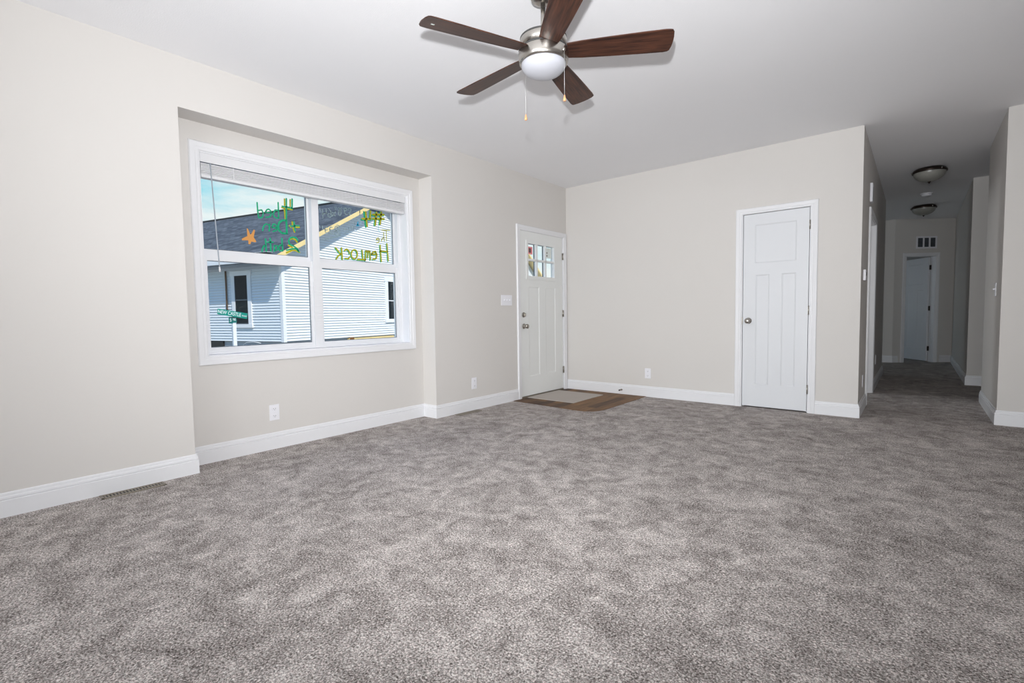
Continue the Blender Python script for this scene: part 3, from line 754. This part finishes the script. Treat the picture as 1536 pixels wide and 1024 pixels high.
d2 = closet_like('door_2', 0, dx(2.2485), dx(2.856), 0, 0, M2, DOORP)
holes = [(dx(2.360), dx(2.746), 1.530, 1.930), (dx(2.372), dx(2.504), .250, 1.410), (dx(2.616), dx(2.746), .250, 1.410)]
s2 = face_back(panelled(MB(), dx(2.2505), dx(2.854), .014, 2.043, holes, -.038, -.002, .007)).build('door_slab', DOORP, d2)
knob(MB(), Matrix.Translation((dx(2.3065), .002, .926)) @ Matrix.Rotation(PI/2, 4, 'X')).build('door_knob', NICKEL, s2)
MB().box((dx(2.2415), -.004, .89), (dx(2.249), .006, .965)).build('strike_plate', NICKELD, d2)
for z in (.235, 1.03, 1.872):
    hm = MB().lathe([(0, -.045), (.006, -.045), (.006, .045), (0, .045)], 12, Matrix.Translation((dx(2.859), -.004, z))); hm.box((dx(2.852), -.003, z-.044), (dx(2.866), .002, z+.044)); hm.build('hinge', NICKEL, d2)

# open doorway in the hall's left wall
d3 = struct(empty('door_3', M=on_left((HY0+HY1)/2, 0, XH)))
hw = (HY1-HY0)/2
casing(MB(), Matrix.Identity(4), -hw+.004, hw-.004, 0, 2.045, .062).build('door_casing', TRIM, d3)
jm = MB(); jm.box((-hw, -.12, 0), (-hw+.014, .001, 2.05)); jm.box((hw-.014, -.12, 0), (hw, .001, 2.05)); jm.box((-hw, -.12, 2.036), (hw, .001, 2.05))
jm.box((-hw, -.075, 0), (-hw+.024, -.04, 2.05)); jm.box((hw-.024, -.075, 0), (hw, -.04, 2.05))
jm.build('door_jamb', TRIM, d3)

# door standing open in the slanted wall at the end of the hall
d4 = struct(empty('door_4', M=DM))
face_back(casing(MB(), Matrix.Identity(4), S0+.008, S1-.008, 0, 2.022, .064)).build('door_casing', TRIM, d4)
jm = MB(); jm.box((S0, 0, 0), (S0+.012, .12, 2.03)); jm.box((S1-.012, 0, 0), (S1, .12, 2.03)); jm.box((S0, 0, 2.018), (S1, .12, 2.03)); jm.build('door_jamb', TRIM, d4)
SWING = math.radians(93)
slab4 = panelled(MB(), -.66, 0, .014, 2.012, [(-.55, -.11, 1.50, 1.90), (-.55, -.39, .24, 1.39), (-.27, -.11, .24, 1.39)], -.035, 0, .006)
# hinge pin at the right jamb, leaf swung into the far room: visible face looks back at the hall
PM = Matrix.Translation((S1-.016, .122, 0)) @ Matrix.Rotation(-SWING, 4, 'Z')
for v in slab4.bm.verts: v.co.y = -v.co.y - .035
s4 = slab4.build('door_slab', DOORP, d4, PM)
for z in (.256, 1.033, 1.816):
    MB().box((S1-.030, .098, z-.045), (S1-.008, .128, z+.045), .002).build('hinge', BRONZE, d4)

# ------------------------------------------------------------------ wall plates (built face-on: local x right, y out, z up)
def outlet(M, label):
    o = empty('wall_outlet', M=M); tag(o, label, 'outlet', 'white duplex outlets low on the walls')
    MB().box((-.038, 0, -.062), (.038, .0055, .062), .0025).build('cover_plate', PLATE, o)
    for s_ in (-1, 1):
        r = MB().box((-.0165, .0045, s_*.028-.0135), (.0165, .0075, s_*.028+.0135), .0025).build('receptacle', PLATE, o)
        sl = MB(); sl.box((-.008, .0070, s_*.028-.002), (-.0055, .0079, s_*.028+.006)); sl.box((.0055, .0070, s_*.028-.001), (.008, .0079, s_*.028+.006))
        sl.lathe([(0, .0070), (.0025, .0070), (.0025, .0079), (0, .0079)], 10, Matrix.Translation((0, 0, s_*.028-.0075)) @ Matrix.Rotation(-PI/2, 4, 'X'))
        sl.build('slots', DARK, r)
    MB().lathe([(0, 0), (.003, 0), (.003, .001), (0, .001)], 10, Matrix.Translation((0, .0053, 0)) @ Matrix.Rotation(-PI/2, 4, 'X')).build('screw', PLATE, o)
    return o
outlet(on_left(1.708, .288, AX), 'white duplex wall outlet below the large street window, inside the recess')
outlet(on_left(3.764, .291, 0), 'white wall outlet low between the window recess and the entry door')
outlet(on_back(1.175, .287), 'white wall outlet low on the back wall between entry landing and closet door')
outlet(on_left(6.05, .303, XH), 'white wall outlet low on hall corner seen edge-on beside the doorway')
outlet(on_left(8.05, .36, XH), 'white wall outlet low in the dark hall, beyond the open doorway')
def switch(M, label, gangs=1):
    o = empty('light_switch', M=M); tag(o, label, 'light switch', 'white toggle light switches')
    wdt = .038 + .023*(gangs-1)
    MB().box((-wdt*1.15, 0, -.061), (wdt*1.15, .0055, .061), .0025).build('cover_plate', PLATE, o)
    for g in range(gangs):
        cx = (g-(gangs-1)/2)*.046
        t = MB().box((cx-.005, .004, -.012), (cx+.005, .0065, .012)); t.box((cx-.004, .004, -.002), (cx+.004, .020, .009), .001)
        t.build('toggle', PLATE, o)
        for z in (-.042, .042): MB().lathe([(0, 0), (.0028, 0), (.0028, .001), (0, .001)], 10, Matrix.Translation((cx, .0053, z)) @ Matrix.Rotation(-PI/2, 4, 'X')).build('screw', PLATE, o)
    return o
switch(on_left(4.330, 1.198, 0), 'white wide light switch plate left of the entry door', 3)
switch(on_right(6.355, 1.195, XR), 'white toggle light switch seen edge-on on the right hall wall')
th = empty('thermostat', M=on_left(5.90, 1.363, XH)); tag(th, 'small white thermostat seen edge-on at the left corner of the hall', 'thermostat')
MB().box((-.062, 0, -.052), (.062, .022, .052), .004).build('housing', PLATE, th)
MB().box((-.03, .0215, -.005), (.03, .0228, .03)).build('display', HFRAME, th)
ch = empty('door_chime', M=on_left(6.50, 2.262, XH)); tag(ch, 'thin white chime box on the hall wall above the left doorway', 'door chime')
MB().box((-.07, 0, -.098), (.07, .024, .098), .004).build('housing', PLATE, ch)
gm = MB()
for k in range(7): gm.box((-.045, .0235, -.07+k*.02), (.045, .0248, -.063+k*.02))
gm.build('grille', HFRAME, ch)

# return air grille over the far door
GR = DM @ Matrix.Translation((.572, 0, 2.28))
gr = empty('return_air_grille', M=GR); tag(gr, 'grey three-section return air grille above the far hall door', 'air vent')
g_ = MB(); 
g_.box((-.19, -.008, -.115), (.19, 0, -.085), .002); g_.box((-.19, -.008, .085), (.19, 0, .115), .002)
for x in (-.19, -.0697, .0397, .16): g_.box((x, -.008, -.09), (x+.03, 0, .09), .002)
g_.build('grille_frame', PLATE, gr)
g_ = MB()
for k in range(12):
    z = -.082 + k*.0145
    g_.prism([(-.006, z), (0, z+.009), (0, z+.007), (-.006, z-.002)], -.165, .165, 'x')
g_.build('louvres', HFRAME, gr)
MB().box((-.17, -.001, -.09), (.17, .0, .09)).build('duct_backing', DARK, gr)

# floor registers
def register(x0, x1, ya, yb, label):
    o = empty('floor_register', ((x0+x1)/2, (ya+yb)/2, 0)); tag(o, label, 'floor register', 'brown floor registers along the left wall')
    hx, hy = (x1-x0)/2, (yb-ya)/2
    fr = MB(); e = .014
    fr.box((-hx, -hy, 0), (hx, -hy+e, .006), .002); fr.box((-hx, hy-e, 0), (hx, hy, .006), .002); fr.box((-hx, -hy, 0), (-hx+e, hy, .006), .002); fr.box((hx-e, -hy, 0), (hx, hy, .006), .002)
    fr.build('register_frame', REG, o)
    MB().box((-hx+e/2, -hy+e/2, .0005), (hx-e/2, hy-e/2, .0018)).build('duct_opening', DARK, o)
    n = 18; lo = MB()
    for k in range(n):
        y = -hy+e + (2*hy-2*e)*(k+.5)/n
        lo.box((-hx+e, y-.0040, .0015), (hx-e, y+.0040, .005))
    lo.build('louvres', REG, o)
register(.030, .112, .585, .900, 'brown metal floor register by the baseboard left of the window recess')
register(.030, .108, 3.44, 3.77, 'brown metal floor register by the baseboard near the entry door')

# door mat, door stop
dm = MB().box((.02, 4.68, .004), (.69, 5.36, .012), .003).build('door_mat', MATW)
tag(dm, 'flat grey square mat lying on the wood-look landing inside the entry door', 'mat')
ds = empty('door_stop', (.83, YB-.015, .06)); tag(ds, 'small metal spring door stop on the baseboard right of the entry', 'door stop')
MB().lathe([(0, 0), (.011, 0), (.011, .006), (0, .006)], 16, Matrix.Rotation(PI/2, 4, 'X')).build('base', NICKELD, ds)
sp = [(.0055*math.cos(k*.9), -.006-k*.0011, .0055*math.sin(k*.9)) for k in range(50)]
MB().tube(sp, .0016, 6).build('spring', NICKELD, ds)
MB().lathe([(0, .060), (.0085, .060), (.0085, .074), (.006, .077), (0, .077)], 16, Matrix.Rotation(PI/2, 4, 'X')).build('tip', GAP, ds)

# ------------------------------------------------------------------ ceiling fan
FX, FY = 2.1398, 2.1483
fan = empty('ceiling_fan', (FX, FY, H)); tag(fan, 'five-blade ceiling fan with walnut blades, nickel housing and white dome light', 'ceiling fan')
Z = lambda z: z-H
def fpart(prof, name, m, parent=fan, seg=64): return MB().lathe([(r, Z(z)) for r, z in prof], seg).build(name, m, parent)
fpart([(.0, H), (.068, H), (.068, 2.700), (.060, 2.672), (.030, 2.655), (.0, 2.655)], 'canopy', NICKEL)
fpart([(0, 2.658), (.0125, 2.658), (.0125, 2.475), (0, 2.475)], 'downrod', NICKEL, seg=24)
fpart([(0, 2.505), (.030, 2.505), (.034, 2.475), (0, 2.475)], 'rod_collar', NICKEL, seg=32)
fpart([(0, 2.478), (.118, 2.478), (.1235, 2.475), (.1235, 2.469), (0, 2.469)], 'housing_top_ring', GAP)
fpart([(0, 2.469), (.122, 2.469), (.124, 2.464), (.124, 2.413), (0, 2.413)], 'motor_housing', NICKEL)
fpart([(0, 2.413), (.1313, 2.413), (.1313, 2.407), (0, 2.407)], 'housing_slit', GAP)
fpart([(0, 2.407), (.1305, 2.407), (.132, 2.402), (.132, 2.368), (.129, 2.352), (.123, 2.343), (.116, 2.343), (0, 2.343)], 'light_housing', NICKEL)
dome = [(.1175, 2.346)] + [(.1175*math.cos(t), 2.342-.062*math.sin(t)) for t in [PI/2*i/14 for i in range(14)]] + [(0, 2.280)]
fpart(dome, 'dome_shade', OPAL)
BW = [(.125, -.052, .052), (.20, -.058, .059), (.35, -.066, .067), (.50, -.072, .073), (.615, -.075, .076), (.638, -.074, .075), (.648, -.071, .068), (.656, -.056, .040), (.659, -.025, .0)]
def make_blade():
    mb = MB(); th_ = .0055
    top = [(x, a) for x, a, b in BW] + [(x, b) for x, a, b in reversed(BW)]
    mb.prism(top, -th_/2, th_/2)
    bmesh.ops.bevel(mb.bm, geom=[e for e in mb.bm.edges if abs(e.verts[0].co.z-e.verts[1].co.z) < 1e-6], offset=.0015, segments=1, affect='EDGES')
    return mb
b0_ = None
for k in range(5):
    ang = math.radians(246.77 - 72*k)
    Mb = Matrix.Translation((0, 0, Z(2.4045))) @ Matrix.Rotation(ang, 4, 'Z') @ Matrix.Rotation(math.radians(-12), 4, 'X')
    if b0_ is None:
        b0_ = make_blade().build('blade', BLADE, fan, Mb)
        ir = MB().box((.095, -.020, .003), (.20, .020, .007), .001).build('blade_bracket', NICKELD, b0_)
    else:
        c = b0_.copy(); COL.objects.link(c); c.parent = fan; c.matrix_local = Mb
        r = ir.copy(); COL.objects.link(r); r.parent = c
def pull(off, z0, z1, label):
    ch = MB(); ch.tube([(off.x, off.y, Z(z0)), (off.x, off.y, Z(z1+.028))], .0009, 6)
    o = ch.build('pull_chain', CHAIN, fan)
    MB().lathe([(0, Z(z1+.032)), (.003, Z(z1+.031)), (.0065, Z(z1+.014)), (.0085, Z(z1+.006)), (.006, Z(z1)), (0, Z(z1))], 14, Matrix.Translation((off.x, off.y, 0))).build('pull_knob', PEARW, o)['label'] = label
    return o
r2, f2 = Vector((.768, .6404)), Vector((-.6404, .768))
o1 = r2*.100 - f2*.085; o2 = r2*-.095 + f2*.06
pull(o1, 2.372, 2.118, 'small orange wooden pull'); pull(o2, 2.35, 2.082, 'small orange wooden pull')
MB().lathe([(0, 0), (.010, 0), (.010, .006), (.006, .012), (0, .012)], 16, Matrix.Translation((r2*.097-f2*.082).to_3d() + Vector((0, 0, Z(2.376)))) @ Vector((.5, -.87, -.3)).to_track_quat('Z', 'Y').to_matrix().to_4x4()).build('chain_switch', NICKEL, fan)
MB().box((.595, -.012, -.0036), (.612, -.002, -.0027), .0003).build('blade_pale_spot', PAPER, [c for c in fan.children if c.name.startswith('blade')][0])  # small pale spot near the tip of one blade

# ------------------------------------------------------------------ hall ceiling fixtures
def flush(x, y, r, label):
    o = empty('flush_ceiling_light', (x, y, H)); tag(o, label, 'ceiling light', 'bowl ceiling lights in the hall')
    k = r/.16
    MB().lathe([(0, 0), (.13*k, 0), (.150*k, -.014), (.162*k, -.030), (.165*k, -.044), (.158*k, -.052), (.148*k, -.050), (.14*k, -.036), (0, -.036)], 48).build('light_rim', BRONZE, o)
    MB().lathe([(.150*k, -.046)] + [(.150*k*math.cos(t), -.046-.112*math.sin(t)) for t in [PI/2*i/10 for i in range(1, 10)]] + [(0, -.158)], 48, cap=False).build('glass_bowl', ALAB, o)
    MB().lathe([(0, -.148), (.016, -.154), (.017, -.162), (.007, -.168), (.007, -.176), (0, -.180)], 20).build('finial', BRONZE, o)
    for a in (0, 120, 240):
        p = Vector((math.cos(math.radians(a+70)), math.sin(math.radians(a+70)), 0))*.163*k
        MB().lathe([(0, -.012), (.006, -.010), (.009, 0), (.006, .010), (0, .012)], 12, Matrix.Translation((p.x, p.y, -.036))).build('thumb_screw', NICKEL, o)
flush(3.765, 7.86, .165, 'nearer bronze-rimmed bowl ceiling light in the hall')
flush(3.735, 10.60, .165, 'farther bronze-rimmed bowl ceiling light, deep in the hall beyond the smoke alarm')
sm = empty('smoke_alarm', (3.755, 9.50, H)); tag(sm, 'round white smoke alarm on the hall ceiling between the two lights', 'smoke alarm')
MB().lathe([(0, 0), (.072, 0), (.072, -.012), (.062, -.016), (0, -.016)], 40).build('mounting_base', PLATE, sm)
MB().lathe([(0, -.016), (.060, -.016), (.064, -.024), (.058, -.040), (.03, -.046), (0, -.046)], 40).build('cover', PLATE, sm)

# ------------------------------------------------------------------ outside
struct(box('ground', GRAVEL, (-70, -50, -.75), (30, 80, -.65)))
HV = Vector((-.25752, .96627, 0)); HU = Vector((-.96627, -.25752, 0)); HK = Vector((-12.3346, 7.4743, 0))
GZ = -.65; SB = .26; WT = 3.15; SLP = .547; WID = 9.9; LEN = 13.5; XC = WID/2; EXP = .0935
def house(origin, label, detail=True):
    Mh = frame(origin, HV, HU, (0, 0, 1))
    h = empty('house', M=Mh); tag(h, label, 'house', 'white sided houses across the street')
    # core and foundation
    MB().prism([(.02, SB), (WID-.02, SB), (WID-.02, WT), (XC, WT+SLP*XC), (.02, WT)], .02, LEN, 'y').build('house_body', HTRIM, h)
    MB().box((.04, .04, GZ), (WID-.04, LEN, SB)).build('foundation', SKIRT, h)
    # lapped siding, real courses
    g = MB(); z = SB
    while z < WT+SLP*XC-.05:
        zt = z+EXP
        lim = lambda zz: max(0., (zz-WT)/SLP)
        a0, a1 = lim(z), lim(zt)
        if a0 >= XC-.03: break
        a1 = min(a1, XC-.01)
        P = [(a0, -.036, z), (WID-a0, -.036, z), (WID-a1, -.003, zt), (a1, -.003, zt)]
        vs = [g.bm.verts.new(p) for p in P]; g.bm.faces.new(vs)
        vb = [g.bm.verts.new((a0, .0, z)), g.bm.verts.new((WID-a0, .0, z))]; g.bm.faces.new((vs[0], vs[1], vb[1], vb[0]))
        z = zt
    g.build('gable_siding', SIDING, h)
    g = MB(); z = SB
    while z < WT-.02:
        zt = min(z+EXP, WT)
        vs = [g.bm.verts.new(p) for p in [(-.036, 0, z), (-.036, LEN, z), (-.003, LEN, zt), (-.003, 0, zt)]]; g.bm.faces.new(vs)
        vb = [g.bm.verts.new((0, 0, z)), g.bm.verts.new((0, LEN, z))]; g.bm.faces.new((vs[0], vs[1], vb[1], vb[0]))
        z = zt
    g.build('side_siding', SIDING, h)
    c = MB(); c.box((-.04, -.04, SB-.03), (.085, .0, WT)); c.box((-.04, -.0, SB-.03), (.0, .085, WT))
    c.build('corner_trim', HTRIM, h); MB().box((WID-.085, -.04, SB-.03), (WID+.02, 0, WT)).build('corner_trim', HTRIM, h)
    # roof slopes with overhangs
    OG, OE, TH = .45, .55, .10
    zr = lambda x: WT+.06+SLP*x
    MB().prism([(-OE, zr(-OE)), (XC, zr(XC)), (XC, zr(XC)+TH), (-OE, zr(-OE)+TH)], -OG, LEN+.3, 'y').build('roof_slope', SHINGLE, h)
    MB().prism([(WID+OE, zr(-OE)), (XC, zr(XC)), (XC, zr(XC)+TH), (WID+OE, zr(-OE)+TH)], -OG, LEN+.3, 'y').build('roof_slope', SHINGLE, h)
    MB().box((XC-.10, -OG-.01, zr(XC)+TH-.04), (XC+.10, LEN+.3, zr(XC)+TH+.03)).build('ridge_cap', DARK, h)
    MB().prism([(-OE, zr(-OE)-.012), (XC, zr(XC)-.012), (XC, zr(XC)-.002), (-OE, zr(-OE)-.002)], -OG, 0, 'y').build('soffit', HTRIM, h)
    MB().prism([(WID+OE, zr(-OE)-.012), (XC, zr(XC)-.012), (XC, zr(XC)-.002), (WID+OE, zr(-OE)-.002)], -OG, 0, 'y').build('soffit', PLY if detail else LUMBER, h)
    MB().box((-OE, 0, WT-.01), (0, LEN, WT)).build('eave_soffit', HTRIM, h)
    MB().box((-OE-.02, -OG, zr(-OE)-.06), (-OE, LEN, zr(-OE)+TH+.01)).build('eave_fascia', HTRIM, h)
    fh = .10
    def rake(xa, xb, name, m, y=-OG-.02, right=False):
        P = [(xa, zr(xa)-.06), (xb, zr(xb)-.06), (xb, zr(xb)+fh), (xa, zr(xa)+fh)]
        if right: P = [(WID-x, zz) for x, zz in P]
        o = MB().prism(P, y, y+.022, 'y').build(name, m, h); return o
    rake(-OE, 3.22, 'rake_board', LUMBER); rake(3.25, XC, 'rake_board', LUMBER, -OG-.045); rake(-OE, XC, 'rake_board', HTRIM if detail else LUMBER, -OG-.02, True)
    def hwin(M_, wv, hv, name='house_window'):
        # local x along the wall, y into the wall
        cw = .17
        c = MB(); c.box((-cw, -.045, -.02), (0, -.0, hv+.0)); c.box((wv, -.045, -.02), (wv+cw, -.0, hv+.0)); c.box((-cw-.03, -.055, hv), (wv+cw+.03, 0, hv+.16)); c.box((-cw-.03, -.06, -.12), (wv+cw+.03, 0, 0))
        o = c.build(name, HTRIM, h, M_)
        MB().box((0, -.030, 0), (wv, -.020, hv)).build('pane', HGLASS, o)
        s = MB(); s.box((0, -.037, hv/2-.02), (wv, -.024, hv/2+.02)); s.box((0, -.034, 0), (.03, -.024, hv)); s.box((wv-.02, -.034, 0), (wv, -.024, hv)); s.box((0, -.034, 0), (wv, -.024, .03))
        s.build('sash', VINYLW if name == 'house_window' else HFRAME, o)
    hwin(Matrix.Translation((5.27, -.016, .90)), .66, 1.62)
    # left face: local x along +u, y into the wall (+v)
    ML = frame((-.016, 1.61, .84), (0, 1, 0), (1, 0, 0), (0, 0, -1))
    ML = Matrix(((0, 1, 0, -.016), (1, 0, 0, 1.61), (0, 0, 1, .84), (0, 0, 0, 1)))
    hwin(ML, .65, 1.67, 'house_side_window')
    if detail:
        MB().box((-.03, 3.05, GZ+.45), (.05, 4.0, SB-.02)).build('crawl_opening', DARK, h)
        MB().tube([(-.06, 2.69, 1.33), (-.06, 2.69, 2.70)], .028, 8).build('wall_pipe', PIPE, h)
        MB().tube([(-.10, 1.0, .20), (-.12, 1.3, .24), (-.10, 1.7, .22), (-.10, 1.9, .12)], .012, 6).build('hose', POSTW, h)
        bd = MB(); bd.box((4.20, -.06, 5.33), (5.02, -.03, 5.48), .01); bd.build('gable_board', NAVY, h)
        sm_ = MB()
        for k in range(10): sm_.box((4.30+k*.065, -.064, 5.395), (4.345+k*.065, -.061, 5.43))
        sm_.build('board_print', SKIRT, h)
        pi = MB(); pi.box((2.9, -.05, .14), (5.6, .03, .21)); pi.build('sill_lumber', LUMBER, h); MB().box((2.95, -.08, .13), (3.15, .0, .26)).build('sill_block', PLY, h)
    return h
house(HK, 'white sided house with grey shingle roof straight across, behind the street sign')
house(HK + HV*13.6, 'white sided house farther along the row, glimpsed through the entry door glass', False)

# street sign
sg = empty('street_sign', (-9.81, 5.0225, GZ)); tag(sg, 'green NEW CASTLE street sign on a white post, outside the left pane', 'street sign')
zg = lambda z: z-GZ
ps = MB().box((-.042, -.042, 0), (.042, .042, zg(.91)), .004).build('post', POSTW, sg)
facing = frame((0, 0, 0), (.768, .6404, 0), (-.6404, .768, 0), (0, 0, 1))     # x right as seen from the room, y away
def text_mesh(txt, size, M_, m, parent, name='lettering', sx=1.0):
    cu = D.curves.new('lettering', 'FONT'); cu.body = txt; cu.size = size; cu.extrude = .001; cu.align_x = 'CENTER'; cu.align_y = 'CENTER'; cu.offset = size*.012
    t = D.objects.new('t', cu); COL.objects.link(t)
    bpy.context.view_layer.update()
    me = D.meshes.new_from_object(t.evaluated_get(bpy.context.evaluated_depsgraph_get()))
    D.objects.remove(t); me.materials.clear(); me.materials.append(m)
    o = D.objects.new(name, me); COL.objects.link(o); o.parent = parent
    o.matrix_local = M_ @ Matrix.Rotation(PI/2, 4, 'X') @ Matrix.Diagonal((sx, 1, 1, 1))
    return o
MS = facing @ Matrix.Translation((0, -.05, zg(1.160))) @ Matrix.Rotation(math.radians(10.2), 4, 'Y')
b_ = MB().box((-.385, -.004, -.072), (.385, .004, .072), .003).build('sign_blade', GREEN, sg, MS)
bpy.context.view_layer.update()
text_mesh('NEW CASTLE', .124, Matrix.Translation((-.070, -.007, 0)), LETTER, b_, sx=.80)
text_mesh('ROAD', .050, Matrix.Translation((.318, -.007, -.008)), LETTER, b_, sx=.85)
MC = facing @ Matrix.Translation((0, -.02, zg(.995)))
c_ = MB().box((-.115, -.006, -.085), (-.012, .006, .085), .003); c_.box((-.012, -.006, -.062), (.085, .006, .085), .003)
cb = c_.build('cross_blade', GREEND, sg, MC)
text_mesh('S', .12, Matrix.Translation((-.062, -.009, .0)), LETTER, cb, sx=.8); text_mesh('NE', .10, Matrix.Translation((.035, -.009, .018)), LETTER, cb, sx=.62)
MB().box((-.03, -.04, zg(1.075)), (.03, .04, zg(1.10)), .003).build('sign_bracket', NICKEL, sg)
